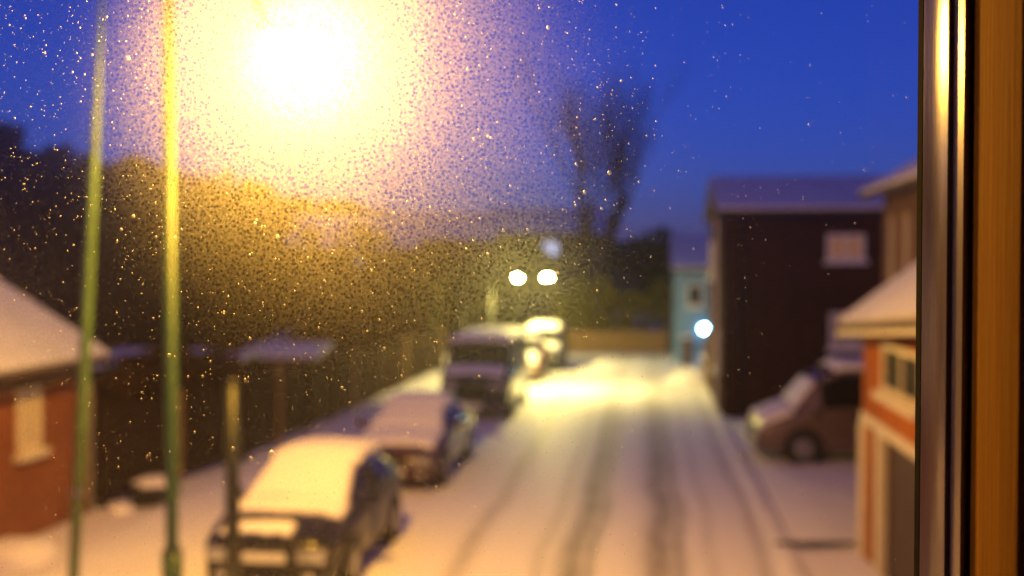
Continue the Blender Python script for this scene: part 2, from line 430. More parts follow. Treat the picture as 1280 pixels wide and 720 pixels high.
# room shell
def shell(name, *a, m='plaster'): return tag(link(name, B(*a), M[m]), kind='structure')
y0, y1 = .409, .549
shell('wall_left_of_window', -3.2, XL-.0302, y0, y1, 2.2, 5.2)
shell('wall_right_of_window', XR+.0302, 1.8, y0, y1, 2.2, 5.2)
shell('wall_over_window', XL-.0302, XR+.0302, y0, y1, ZT+.0302, 5.2)
shell('wall_under_window', XL-.0302, XR+.0302, y0, y1, 2.2, ZB-.0302)
shell('ceiling', -3.2, 1.8, -3.2, y0-.002, 5.0, 5.2)
shell('floor', -3.2, 1.8, -3.2, y0-.002, 2.2, 2.4, m='carpet')
shell('room_wall_left', -3.3, -3.202, -3.2, y1, 2.2, 5.2)
shell('room_wall_right', 1.802, 1.9, -3.2, y1, 2.2, 5.2)
shell('room_wall_back', -3.3, 1.9, -3.3, -3.202, 2.2, 5.2)

# ------------------------------------------------------------------ lamp posts and poles
def px(p, y, D):
    """world point seen at pixel (p, y) of the 1280x720 photograph at depth D"""
    th = math.atan(30/1370); dx = (p-640)/1370; dy = -(y-360)/1370
    Yf = math.cos(th)+dy*math.sin(th); Zf = -math.sin(th)+dy*math.cos(th)
    k = D/Yf
    return Vector((dx*k, D, 4+Zf*k))

LX = px(368, 58, 11.0)
PB = px(213, 360, 11.0)
lamp = thing('street_lamp', 'tall green street lamp with dazzling orange lantern in front of the window', 'street lamp', (PB.x, 11.0, 0))
bm = bmesh.new(); tube(bm, [(0, 0, 0), (0, 0, 1.1)], [.105, .105], 16); tube(bm, [(0, 0, 1.1), (0, 0, 1.16), (0, 0, 7.0)], [.105, .064, .055], 16)
link('pole', bm, M['pole_green'], lamp, smooth=True)
ax = LX.x-PB.x
bm = bmesh.new(); tube(bm, [(0, 0, 6.98), (.05, 0, 7.1), (.2, 0, 7.16), (ax*.6, 0, 7.0), (ax-.28, 0, LX.z+.2)], [.045, .045, .04, .036, .034], 10)
link('arm', bm, M['pole_green'], lamp, smooth=True)
bm = bmesh.new(); box(bm, ax-.36, ax+.36, -.15, .15, LX.z+.085, LX.z+.24, bev=.05)
lan = link('lantern', bm, M['metal_grey'], lamp, smooth=False)
def bowl(cx, cy, cz, a, b, c, nseg=16, nr=5):
    bm = bmesh.new(); rings = []
    for i in range(nr):
        t = math.pi/2*i/nr
        rings.append([bm.verts.new((cx+a*math.cos(t)*math.cos(2*math.pi*k/nseg), cy+b*math.cos(t)*math.sin(2*math.pi*k/nseg), cz-c*math.sin(t))) for k in range(nseg)])
    tip = bm.verts.new((cx, cy, cz-c))
    for i in range(nr-1):
        for k in range(nseg): bm.faces.new((rings[i][k], rings[i+1][k], rings[i+1][(k+1) % nseg], rings[i][(k+1) % nseg]))
    for k in range(nseg): bm.faces.new((rings[-1][k], tip, rings[-1][(k+1) % nseg]))
    return bm
link('lens', bowl(ax, 0, LX.z+.08, .27, .14, .29), M['lamp_near'], lan, smooth=True)

# leaning slim mast, left
b0 = px(92, 720, 12.0); t0 = px(127, 20, 12.0); dv = (t0-b0)/(t0.z-b0.z)
base = b0 - dv*b0.z
mast = thing('telegraph_pole', 'slim green pole leaning to the right, left of the lamp post', 'pole', (base.x, 12.0, 0))
bm = bmesh.new()
tube(bm, [dv*z for z in (0, 2.2, 3.8, 5.2, 6.2, 6.9)], [.062, .060, .060, .050, .030, .018], 12)
link('shaft', bm, M['mast'], mast, smooth=True)
bm = bmesh.new(); tube(bm, [dv*1.5-Vector((0, .0, .04)), dv*1.5+Vector((0, 0, .04))], [.075, .075], 12); link('band', bm, M['metal_grey'], mast)
# dark post before the car
pb = px(290, 500, 11.6)
post = thing('sign_post', 'dark green bare post standing in front of the snowy black car', 'post', (pb.x, 11.6, 0))
bm = bmesh.new(); tube(bm, [(0, 0, 0), (0, 0, 2.72)], [.085, .07], 14); link('shaft', bm, M['pole_dark'], post, smooth=True)
bm = bmesh.new(); tube(bm, [(0, 0, 2.72), (0, 0, 2.75), (0, 0, 2.79)], [.074, .074, .02], 14); link('cap', bm, M['pole_dark'], post, smooth=True)

# two far lamps, one beyond the other
def far_lamp(label, p, D, kerb_u):
    q = px(p, 349, D)
    base = W(kerb_u, D/CA + kerb_u*SA/CA); base.y = D
    t = thing('street_lamp', label, 'street lamp', (base.x, D, 0), 0, 'distant street lamps')
    a = q.x-base.x; z = q.z
    bm = bmesh.new(); tube(bm, [(0, 0, 0), (0, 0, .8), (0, 0, .85), (0, 0, z+.30)], [.09, .09, .06, .05], 10); link('pole', bm, M['pole_dark'], t, smooth=True)
    bm = bmesh.new(); tube(bm, [(0, 0, z+.28), (a*.5, 0, z+.34), (a, 0, z+.22)], .03, 8); link('arm', bm, M['pole_dark'], t, smooth=True)
    la = link('lantern', B(a-.27, a+.27, -.18, .18, z+.075, z+.20, bev=.03), M['metal_grey'], t)
    link('lens', bowl(a, 0, z+.078, .115, .13, .045), M['lamp_far'], la, smooth=True)
far_lamp('nearer and larger of the two distant yellow street lamps, the right one', 684, 34.8, -5.75)
far_lamp('farther and smaller of the two distant yellow street lamps, the left one', 647, 43.0, -6.0)

# ------------------------------------------------------------------ cars
def lerp_keys(keys, t):
    if t <= keys[0][0]: return keys[0][1:]
    for a, b in zip(keys, keys[1:]):
        if t <= b[0]:
            k = (t-a[0])/(b[0]-a[0]); return [p+(q-p)*k for p, q in zip(a[1:], b[1:])]
    return keys[-1][1:]

def car(name, label, cat, loc, rotz, keys, paint, glass_side, windscreen, rear_glass, snow, wheels, rear_plate=False, group=None, facing='front', wr=.31, plate_z=.33):
    """nose at y=0 looking to -y; keys: (y, ztop, wtop, zbelt, wbelt, zbot)"""
    t = thing(name, label, cat, loc, rotz, group)
    def sec(y):
        zt, wt, zb, wb, z0 = lerp_keys(keys, y)
        h = [(wb*.90, z0), (wb*.985, z0+.12), (wb, (z0+zb)*.5+.05), (wb*.985, zb), (wt+.03, zt-.09), (wt-.03, zt-.025), (wt*.6, zt+.012), (0, zt+.022)]
        return h
    def pt(y, v):              # v 0..14 from the right sill over the top to the left sill
        h = sec(y); s = 1
        if v > 7: v = 14-v; s = -1
        i = min(int(v), 6); f = v-i
        x = h[i][0]+(h[i+1][0]-h[i][0])*f; z = h[i][1]+(h[i+1][1]-h[i][1])*f
        return Vector((s*x, y, z))
    def patch(y0, y1, v0, v1, off, th=0.0, ny=10, nv=8, jit=0.0, bulge=0.0, seed=1):
        rn = random.Random(seed); bm = bmesh.new(); top = []; bot = []
        for j in range(ny+1):
            r1 = []; r2 = []
            for i in range(nv+1):
                yy = y0+(y1-y0)*j/ny; vv = v0+(v1-v0)*i/nv
                edge = j in (0, ny) or i in (0, nv)
                if edge and jit: yy += rn.uniform(-jit, jit); vv += rn.uniform(-jit, jit)*2
                p = pt(yy, vv)
                n = (pt(yy+.03, vv)-pt(yy-.03, vv)).cross(pt(yy, min(14, vv+.06))-pt(yy, max(0, vv-.06)))
                n = n.normalized() if n.length > 1e-9 else Vector((0, 0, 1))
                c = Vector((0, p.y, .6))
                if n.dot(p-c) < 0: n = -n
                r1.append(bm.verts.new(p+n*(off+(th if not edge else th*.35)+bulge*rn.uniform(0, 1)*(0 if edge else 1))))
                r2.append(bm.verts.new(p+n*(off*0.2)) if th else None)
            top.append(r1); bot.append(r2)
        for j in range(ny):
            for i in range(nv):
                bm.faces.new((top[j][i], top[j][i+1], top[j+1][i+1], top[j+1][i]))
        if th:
            rim = [(0, i) for i in range(nv)]+[(j, nv) for j in range(ny)]+[(ny, i) for i in range(nv, 0, -1)]+[(j, 0) for j in range(ny, 0, -1)]
            for (a, b), (c, d) in zip(rim, rim[1:]+rim[:1]): bm.faces.new((top[a][b], bot[a][b], bot[c][d], top[c][d]))
        bmesh.ops.recalc_face_normals(bm, faces=bm.faces[:])
        return bm
    L = keys[-1][0]
    ysamp = sorted(set([k[0] for k in keys]+[L*i/24 for i in range(25)]))
    bm = bmesh.new(); rows = []
    for y in ysamp:
        rows.append([bm.verts.new(pt(y, v/2)) for v in range(29)])
    for a, b in zip(rows, rows[1:]):
        for i in range(28): bm.faces.new((a[i], a[i+1], b[i+1], b[i]))
    bm.faces.new(rows[0][::-1]); bm.faces.new(rows[-1])
    for a, b in zip(rows, rows[1:]): bm.faces.new((a[0], b[0], b[28], a[28]))
    bmesh.ops.recalc_face_normals(bm, faces=bm.faces[:])
    link('body', bm, paint, t, smooth=True)
    for (a, b) in glass_side:
        for s in (0, 1):
            v0, v1 = (3.12, 3.9) if s == 0 else (10.1, 10.88)
            link('side_window', patch(a, b, v0, v1, .006, ny=4, nv=3), M['carglass'], t, smooth=True)
    if windscreen: link('windscreen', patch(windscreen[0], windscreen[1], 5.0, 9.0, .006, ny=6, nv=6), M['carglass'], t, smooth=True)
    if rear_glass: link('rear_window', patch(rear_glass[0], rear_glass[1], 4.4, 9.6, .006, ny=5, nv=6), M['carglass'], t, smooth=True)
    for q, (a, b, v0, v1, th) in enumerate(snow):
        link('snow_cover', patch(a, b, v0, v1, .012, th, ny=16, nv=14, jit=.03, bulge=.018, seed=q+3), M['snowcar'], t, smooth=True)
    wmax = max(k[4] for k in keys)
    for yw in wheels:
        for s in (-1, 1):
            bm = bmesh.new(); tube(bm, [(s*(wmax-.20), yw, wr), (s*(wmax+.004), yw, wr)], wr+.06, 20); link('wheel_arch', bm, M['trim'], t)
            bm = bmesh.new(); tube(bm, [(s*(wmax-.21), yw, wr), (s*(wmax-.01), yw, wr), (s*(wmax+.012), yw, wr)], [wr, wr, wr-.04], 24)
            w = link('wheel', bm, M['rubber'], t, smooth=False)
            bm = bmesh.new(); tube(bm, [(s*(wmax+.010), yw, wr), (s*(wmax+.020), yw, wr)], [wr*.62, wr*.5], 18); link('rim', bm, M['rim'], w)
    k0 = keys[0]; wf = k0[4]; fz = k0[1]
    # nose
    link('bumper', B(-wf*.97, wf*.97, -.07, .06, .22, .50, bev=.04), M['trim'] if paint is M['paint_black'] else paint, t)
    link('grille', B(-wf*.42, wf*.42, -.045, .03, .52, fz-.03, bev=.012), M['trim'], t)
    for s in (-1, 1):
        link('headlight', B(min(s*wf*.50, s*wf*.97), max(s*wf*.50, s*wf*.97), -.05, .10, fz-.20, fz-.03, bev=.03), M['headlight'], t)
        link('fog_lamp', B(s*wf*.72-.07, s*wf*.72+.07, -.082, -.06, .30, .38, bev=.009), M['headlight'], t)
        # mirrors
        if windscreen:
            ym = windscreen[0]+.30; zb = lerp_keys(keys, ym)[2]
            link('door_mirror', B(min(s*(wmax-.03), s*(wmax+.17)), max(s*(wmax-.03), s*(wmax+.17)), ym-.05, ym+.06, zb+.0, zb+.14, bev=.03), paint, t)
    link('number_plate', B(-.26, .26, -.092, -.075, plate_z, plate_z+.115, bev=.004), M['plate'], t)
    # tail
    kz = keys[-1]
    for s in (-1, 1):
        link('tail_light', B(min(s*kz[4]*.66, s*kz[4]*.95), max(s*kz[4]*.66, s*kz[4]*.95), L-.06, L+.03, kz[3]-.18, kz[3]+.04, bev=.02), M['taillight'], t)
    link('rear_bumper', B(-kz[4]*.97, kz[4]*.97, L-.05, L+.08, .24, .50, bev=.04), paint, t)
    link('rear_plate', B(-.26, .26, L+.085, L+.10, .52, .63, bev=.004), M['plate_y'], t)
    for i in range(1, 3):
        if i <= len(glass_side):
            ya = glass_side[i-1][1]-.2
            for s in (-1, 1):
                zb = lerp_keys(keys, ya)[2]
                link('door_handle', B(min(s*(wmax-.01), s*(wmax+.03)), max(s*(wmax-.01), s*(wmax+.03)), ya-.08, ya+.08, zb-.12, zb-.08, bev=.01), M['trim'], t)
    return t

hatch = [(0, .66, .60, .60, .74, .24), (.12, .74, .66, .68, .80, .22), (.45, .84, .68, .78, .83, .20), (.95, .95, .70, .88, .85, .20),
         (1.15, 1.0, .68, .92, .85, .20), (1.85, 1.34, .58, .92, .86, .20), (2.25, 1.40, .57, .93, .86, .20), (2.95, 1.38, .57, .95, .85, .20),
         (3.35, 1.27, .56, .98, .84, .22), (3.62, 1.02, .60, .96, .80, .24), (3.70, .90, .64, .86, .78, .26)]
def on_road(u, v): p = W(u, v); return (p.x, p.y, 0.004)
car('parked_car', 'black hatchback nearest the window, bonnet, windscreen and roof under bright snow', 'car', on_road(-4.42, 12.4), ROADROT, hatch, M['paint_black'],
    [(1.5, 2.25), (2.33, 3.05)], (1.15, 1.85), (3.2, 3.62),
    [(.70, 1.05, 4.4, 9.6, .04), (.16, .42, 6.4, 9.2, .015), (1.08, 1.9, 4.8, 9.2, .055), (1.93, 3.2, 4.3, 9.7, .07)], (.75, 3.05), plate_z=.50, group='cars parked along the left kerb')
sedan = [(0, .64, .60, .58, .76, .24), (.12, .72, .66, .66, .82, .22), (.5, .82, .70, .76, .85, .20), (1.1, .93, .72, .86, .87, .20),
         (1.3, .97, .70, .90, .87, .20), (2.05, 1.29, .58, .92, .87, .20), (2.5, 1.35, .57, .93, .87, .20), (3.1, 1.33, .57, .94, .87, .20),
         (3.75, 1.06, .64, .95, .86, .22), (4.3, 1.0, .66, .92, .83, .24), (4.42, .90, .66, .82, .80, .26)]
car('parked_car', 'dark red car with pink-tinged snowy windscreen behind the black hatchback', 'car', on_road(-4.42, 18.7), ROADROT, sedan, M['paint_red'],
    [(1.65, 2.45), (2.53, 3.3)], (1.3, 2.05), (3.15, 3.75),
    [(.3, 1.2, 4.4, 9.6, .04), (1.25, 2.1, 4.8, 9.2, .05), (2.13, 3.1, 4.3, 9.7, .06), (3.75, 4.3, 4.5, 9.5, .05)], (.8, 3.5), group='cars parked along the left kerb')
vank = [(0, 1.0, .72, .70, .84, .30), (.15, 1.15, .76, .80, .90, .26), (.5, 1.28, .76, 1.05, .94, .25), (.75, 1.36, .76, 1.15, .95, .25),
        (1.15, 1.90, .76, 1.16, .96, .25), (1.35, 1.99, .78, 1.18, .96, .25), (4.6, 2.01, .78, 1.18, .96, .25), (4.75, 1.94, .78, 1.18, .94, .27), (4.85, 1.2, .80, 1.1, .93, .30)]
car('parked_van', 'tall navy van with snow on its flat roof, parked on the left kerb', 'van', on_road(-4.35, 27.6), ROADROT, vank, M['paint_navy'],
    [(1.15, 1.95)], (.72, 1.18), None, [(1.25, 4.7, 4.4, 9.6, .09), (.15, .6, 4.6, 9.4, .04)], (.9, 3.9), group='cars parked along the left kerb', wr=.34)
car('parked_car', 'dark rust-red car half hidden behind the navy van', 'car', on_road(-4.3, 36.2), ROADROT, hatch, M['paint_orange'],
    [(1.5, 2.25), (2.33, 3.05)], (1.15, 1.85), (3.2, 3.62),
    [(.10, 1.05, 4.3, 9.7, .05), (1.93, 3.2, 4.3, 9.7, .07)], (.75, 3.05), group='cars parked along the left kerb')
car('parked_car', 'navy estate car with yellow-lit snow on its roof, farthest of the kerbside cars', 'car', on_road(-3.95, 40.6), ROADROT, [(y, z*1.12 if z > 1.1 else z, *r) for y, z, *r in sedan[:8]]+[(3.9, 1.58, .57, .95, .86, .22), (4.3, 1.2, .66, .92, .83, .24), (4.42, .90, .66, .82, .80, .26)], M['paint_navy'],
    [(1.65, 2.45), (2.53, 3.3)], (1.3, 2.05), None,
    [(.3, 1.2, 4.4, 9.6, .04), (1.95, 3.9, 4.2, 9.8, .07)], (.8, 3.5), group='cars parked along the left kerb')
mpv = [(0, .74, .64, .66, .78, .26), (.12, .86, .68, .76, .84, .24), (.4, .98, .70, .88, .88, .22), (.68, 1.08, .70, .98, .90, .22),
       (1.22, 1.76, .62, 1.02, .91, .22), (1.6, 1.93, .62, 1.03, .91, .22), (3.9, 1.93, .62, 1.04, .90, .22), (4.3, 1.66, .62, 1.04, .88, .24), (4.5, 1.1, .68, 1.0, .85, .26), (4.58, .92, .70, .88, .83, .28)]
p = W(2.20, 22.6)
car('parked_car', 'grey-brown people carrier on the drive beside the dark brick house, snow on its bonnet', 'car', (p.x+.05, p.y+.3, .03), R(-90)-AL*.4, mpv, M['paint_bronze'],
    [(1.2, 2.05), (2.15, 3.1), (3.2, 4.0)], (.70, 1.2), None,
    [(.08, .68, 3.8, 10.2, .06), (.70, 1.12, 4.9, 9.1, .035), (1.5, 4.1, 4.2, 9.8, .07)], (.85, 3.6), wr=.33)

# ------------------------------------------------------------------ buildings (local x = u, y = v)
def window(parent, face, a0, a1, z0, z1, at, m_pane, m_frame, depth=.05, bars=1, sill=True, sill_m=None):
    """face: 'x-' on plane x=at looking to -x, 'y-' on plane y=at looking to -y, 'x+'"""
    def bx(p0, p1, q0, q1, d0, d1, bev=0):
        if face == 'y-': return B(p0, p1, at-d1, at-d0, q0, q1, bev=bev)
        if face == 'x-': return B(at-d1, at-d0, p0, p1, q0, q1, bev=bev)
        return B(at+d0, at+d1, p0, p1, q0, q1, bev=bev)
    w = .07
    bm = bmesh.new()
    def add(*a):
        t = bx(*a); me = bpy.data.meshes.new('t'); t.to_mesh(me); t.free(); bm.from_mesh(me); bpy.data.meshes.remove(me)
    add(a0, a0+w, z0, z1, -.02, depth); add(a1-w, a1, z0, z1, -.02, depth)
    add(a0+w, a1-w, z0, z0+w, -.02, depth); add(a0+w, a1-w, z1-w, z1, -.02, depth)
    for b in range(bars):
        c = a0+(a1-a0)*(b+1)/(bars+1); add(c-.025, c+.025, z0+w, z1-w, -.015, depth-.006)
    f = link('window', bm, m_frame, parent)
    link('pane', bx(a0+w-.002, a1-w+.002, z0+w-.002, z1-w+.002, -.01, .012), m_pane, f)
    if sill: link('sill', bx(a0-.08, a1+.08, z0-.10, z0-.004, -.02, depth+.09), sill_m or m_frame, f)
    return f

def gable_roof(parent, u0, u1, v0, v1, ze, zr, axis, oh=.25, th=.10, snow=.09, mt=None):
    """tile slabs with a snow layer on top; ridge along axis"""
    mt = mt or M['tile']
    rb = bmesh.new(); sb = bmesh.new()
    if axis == 'u':
        c = (v0+v1)/2; k = (zr-ze)/(c-v0); z_e = ze-oh*k
        for s, e in ((-1, v0-oh), (1, v1+oh)):
            slab(rb, [(u0-oh, e, z_e), (u1+oh, e, z_e), (u1+oh, c, zr), (u0-oh, c, zr)], th)
            slab(sb, [(u0-oh+.02, e-s*.03, z_e+th*1.05), (u1+oh-.02, e-s*.03, z_e+th*1.05), (u1+oh-.02, c, zr+th*1.05), (u0-oh+.02, c, zr+th*1.05)], snow)
    else:
        c = (u0+u1)/2; k = (zr-ze)/(c-u0); z_e = ze-oh*k
        for s, e in ((-1, u0-oh), (1, u1+oh)):
            slab(rb, [(e, v0-oh, z_e), (e, v1+oh, z_e), (c, v1+oh, zr), (c, v0-oh, zr)], th)
            slab(sb, [(e-s*.03, v0-oh+.02, z_e+th*1.05), (e-s*.03, v1+oh-.02, z_e+th*1.05), (c, v1+oh-.02, zr+th*1.05), (c, v0-oh+.02, zr+th*1.05)], snow)
    r = link('roof', rb, mt, parent); link('roof_snow', sb, M['snowroof'], r)
    return r

def gable_walls(u0, u1, v0, v1, ze, zr, axis):
    bm = bmesh.new()
    if axis == 'u': prism(bm, [(v0, 0), (v1, 0), (v1, ze), ((v0+v1)/2, zr), (v0, ze)], u0, u1, 'x')
    else: prism(bm, [(u0, 0), (u1, 0), (u1, ze), ((u0+u1)/2, zr), (u0, ze)], v0, v1, 'y')
    return bm

# left brick garage (u -14 .. -8.9, v 8 .. 18.2)
g = thing('brick_garage', 'orange brick garage with snowy gabled roof at the far left', 'building', (0, 0, 0), ROADROT)
link('wall', gable_walls(-13.6, -8.9, 5.5, 16.75, 2.50, 3.93, 'v'), M['brick_or'], g)
r = gable_roof(g, -13.6, -8.9, 5.5, 16.75, 2.52, 3.95, 'v', .22)
window(g, 'x+', 14.62, 15.22, 1.28, 2.20, -8.9, M['curtain'], M['cream'], bars=1)
link('gutter', B(-8.66, -8.56, 5.3, 16.95, 2.26, 2.35, bev=.02), M['trim'], g)
bm = bmesh.new(); tube(bm, [(-8.83, 16.6, .05), (-8.83, 16.6, 2.3)], .04, 8); link('downpipe', bm, M['concrete'], g)

# right brick garage wing: lean-to roof against the main house behind
g = thing('brick_outbuilding', 'orange brick building with cream door frame beside the window frame at right', 'building', (0, 0, 0), ROADROT)
UG = 3.0
bm = bmesh.new(); 
# wall with a door opening: pieces
for (a, b, c, d) in ((15.0, 15.6, 0, 3.12), (6.0, 14.96-.95, 1.98, 3.12), (13.9, 15.0, 1.98, 3.12), (6.0, 6.8, 0, 1.98)): box(bm, UG, UG+.22, a, b, c, d)
prism(bm, [(UG+.22, 0), (6.2, 0), (6.2, 3.12+.7*3.0), (UG+.22, 3.12+.15)], 15.38, 15.6, 'y')
link('wall', bm, M['brick_br2'], g)
link('garage_door', B(UG+.08, UG+.12, 6.8, 14.55, 0, 1.84), mat('dark_garage_door', (.05, .024, .012), .6, noise=.3, scale=3, stretch=(1, 6, 1)), g)
link('lintel', B(UG-.05, UG+.06, 6.0, 15.55, 1.84, 1.975, bev=.01), M['cream'], g)
link('door_post', B(UG-.04, UG+.08, 14.42, 14.62, 0, 1.835, bev=.01), M['cream'], g)
link('door_post', B(UG-.07, UG-.004, 15.32, 15.56, 0, 1.835, bev=.01), M['cream'], g)
window(g, 'x-', 12.2, 14.2, 2.42, 3.02, UG, M['glass_dk'], M['cream'], bars=1)
rb = bmesh.new(); sb = bmesh.new()
ea, eb = 3.05, 3.36
slab(rb, [(UG-.30, 15.72, ea), (UG-.30, 11.0, eb), (6.2, 11.0, eb+2.65), (6.2, 15.72, ea+2.65)], .08)
slab(sb, [(UG-.28, 15.70, ea+.09), (UG-.28, 11.02, eb+.09), (6.2, 11.02, eb+2.74), (6.2, 15.70, ea+2.74)], .10)
r = link('roof', rb, M['tile'], g); link('roof_snow', sb, M['snowroof'], r)
bm = bmesh.new(); slab(bm, [(UG-.34, 15.74, ea-.045), (UG-.34, 11.0, eb-.045), (UG-.305, 11.0, eb-.045), (UG-.305, 15.74, ea-.045)], .06)
link('fascia', bm, M['cream'], g)

# brown house behind the outbuilding
g = thing('brown_house', 'brown brick house with pale upright window strips rising behind the snowy lean-to roof', 'house', (0, 0, 0), ROADROT)
link('wall', gable_walls(4.3, 11.0, 15.75, 20.6, 5.35, 7.3, 'v'), M['brick_br'], g)
gable_roof(g, 4.3, 11.0, 15.75, 20.6, 5.37, 7.32, 'v', .35)
for a in (17.0, 18.4, 19.5):
    window(g, 'x-', a, a+.62, 3.3, 4.9, 4.3, M['curtain'], M['timber_lt'], bars=0)

# dark brick house
g = thing('brick_house', 'two-storey dark brick house with snow roof and one lit upstairs window', 'house', (0, 0, 0), ROADROT)
vf = 29.2-.24
# local frame follows the road; front wall faces the camera
link('wall', gable_walls(2.0, 9.5, vf, vf+6.0, 5.35, 6.33, 'u'), M['brick_dk'], g)
gable_roof(g, 2.0, 9.5, vf, vf+6.0, 5.37, 6.35, 'u', .18, .08, .08)
window(g, 'y-', 4.64, 5.58, 4.10, 4.76, vf, M['win_warm'], M['white'], bars=1)
window(g, 'y-', 4.72, 5.7, 1.85, 2.75, vf, M['curtain'], M['white'], bars=1)
link('gutter', B(1.85, 9.6, vf-.30, vf-.20, 5.17, 5.26, bev=.02), M['trim'], g)
bm = bmesh.new(); tube(bm, [(2.5, vf-.06, .1), (2.5, vf-.06, 5.0), (2.5, vf-.24, 5.2)], .045, 8); link('downpipe', bm, M['trim'], g)
link('corner_strip', B(1.80, 1.86, vf-.14, vf-.08, .2, 5.2), M['cream'], g)  # cream upright strip along the left front corner
window(g, 'x-', vf+1.2, vf+2.4, 1.1, 2.2, 2.0, M['curtain'], M['white'])
window(g, 'x-', vf+3.6, vf+4.8, 3.6, 4.7, 2.0, M['curtain'], M['white'])

# pale far house with wall lamp
g = thing('pale_house', 'pale rendered house glimpsed at street end beside the dark brick house', 'house', (0, 0, 0), ROADROT)
link('wall', gable_walls(1.25, 8.0, 44.6, 50, 3.75, 5.0, 'u'), M['render'], g)
gable_roof(g, 1.25, 8.0, 44.6, 50, 3.77, 5.0, 'u', .2)
window(g, 'y-', 1.7, 2.3, 2.3, 3.2, 44.6, M['glass_dk'], M['white'], bars=0)
q = px(880, 411, 44.0)
wl = thing('wall_lamp', 'cyan-white lamp glowing on the pale house wall', 'lamp', (q.x, 44.02, q.z))
link('bracket', B(-.05, .05, -.06, .28, .14, .22, bev=.01), M['trim'], wl)
bm = bmesh.new(); bmesh.ops.create_uvsphere(bm, u_segments=14, v_segments=10, radius=.13); link('globe', bm, M['lamp_cool'], wl, smooth=True)

# hillside houses with lit windows
def hill_house(label, p, y, D, w, ang, lit):
    c = px(p, y, D); z0 = hillz(c.x, D)
    h = thing('hillside_house', label, 'house', (c.x, D, z0-.1), ang, 'lit houses beyond the street')
    H = max(2.6, c.z-z0+1.0)
    link('wall', gable_walls(-w/2, w/2, 0, 6, H, H+1.6, 'u'), M['brick_br'], h)
    gable_roof(h, -w/2, w/2, 0, 6, H+.02, H+1.6, 'u', .2)
    window(h, 'y-', -.5, .5, c.z-z0-.35, c.z-z0+.55, 0, lit, M['white'], bars=0, sill=False)
    window(h, 'y-', w/2-1.3, w/2-.5, 1.0, 1.9, 0, M['glass_dk'], M['white'], bars=0, sill=False)
hill_house('distant house with bluish lit window just above the pair of distant street lamps', 688, 311, 68, 7, .05, M['win_cool'])
hill_house('distant house with faint lit window left of the distant street lamps', 550, 321, 62, 6, .1, M['win_cool'])
hill_house('distant house with faint window low on the dark hillside', 441, 336, 52, 6, .1, M['win_cool'])

# ------------------------------------------------------------------ fences, sheds, bits
def fence(label, a_uv, b_uv, h):
    A = W(*a_uv); Bp = W(*b_uv); Lf = (Bp-A).length
    f = thing('timber_fence', label, 'fence', (A.x, A.y, 0), -math.atan2(Bp.x-A.x, Bp.y-A.y))
    n = int(round(Lf/1.9)); st = Lf/n; u = 0
    for i in range(n):
        a = i*st
        bm = bmesh.new(); k = 13
        rn = random.Random(i)
        for j in range(k):
            x0 = a+.06+(st-.12)*j/k
            box(bm, u-.012+(.008 if j % 2 else 0), u+.012+(.008 if j % 2 else 0), x0, x0+(st-.12)/k+.012, .10, h+rn.uniform(-.012, .012))
        box(bm, u+.022, u+.06, a+.06, a+st-.06, .45, .53); box(bm, u+.022, u+.06, a+.06, a+st-.06, h-.4, h-.32)
        link('fence_panel', bm, M['timber_dk'], f)
    for i in range(n+1):
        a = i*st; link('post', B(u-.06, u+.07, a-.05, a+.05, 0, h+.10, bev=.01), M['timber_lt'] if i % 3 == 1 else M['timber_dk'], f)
fence('short dark board fence joining the orange brick garage', (-8.86, 17.0), (-8.15, 21.4), 1.6)
fence('long dark board fence behind the parked cars', (-8.13, 21.6), (-7.55, 40.5), 1.65)
def shed(label, u0, u1, v0, v1, h):
    s = thing('garden_shed', label, 'shed', (0, 0, 0), ROADROT, 'sheds behind the fence')
    bm = bmesh.new(); prism(bm, [(v0, 0), (v1, 0), (v1, h+.25), (v0, h)], u0, u1, 'x'); link('wall', bm, M['timber_dk'], s)
    bm = bmesh.new(); slab(bm, [(u0-.1, v0-.12, h+.01), (u1+.1, v0-.12, h+.01), (u1+.1, v1+.1, h+.28), (u0-.1, v1+.1, h+.28)], .05)
    r = link('roof', bm, M['tile'], s)
    bm = bmesh.new(); slab(bm, [(u0-.08, v0-.10, h+.07), (u1+.08, v0-.10, h+.07), (u1+.08, v1+.08, h+.34), (u0-.08, v1+.08, h+.34)], .08)
    link('roof_snow', bm, M['snowroof'], r)
    link('door', B(u0+.4, u0+1.2, v0-.03, v0-.002, .1, h-.12), M['timber_dk'], s)
shed('dark shed with snowy flat roof peeping over the fence right of the brick garage', -13.2, -9.7, 24.6, 26.4, 1.45)
shed('smaller dark shed with snowy roof behind the fence near the red car', -10.6, -8.7, 28.4, 29.6, 1.4)
# back fence boards in garden
def lowwall(name, label, cat, u0, u1, v0, v1, h, m, snow=.1, grp=None):
    t = thing(name, label, cat, (0, 0, 0), ROADROT, grp)
    link('wall', B(u0, u1, v0, v1, 0, h, bev=.01), m, t)
    bm = bmesh.new(); n = 14; L0 = v1-v0
    box(bm, u0-.02, u1+.02, v0-.02, v1+.02, h+.003, h+snow, bev=min(snow*.45, .05)); link('snow_cap', bm, M['snow'], t)
    return t
lowwall('garden_wall', 'low garden wall with thick snow cap lit white at the right of the road', 'wall', 2.05, 2.35, 36.2, 41.0, .55, M['brick_br'], .16)
lowwall('gate_pillar', 'lit gate pillar with snow cap at street end before the pale house', 'pillar', 1.45, 1.85, 43.2, 43.6, 1.1, M['brick_br'], .1)
A = W(-6.2, 49.0); Bq = W(1.1, 49.0)
ef = thing('timber_fence', 'low pale board fence lit yellow in front of the end hedge', 'fence', (A.x, A.y, 0), -AL)
Lf = (Bq-A).length; rn = random.Random(5)
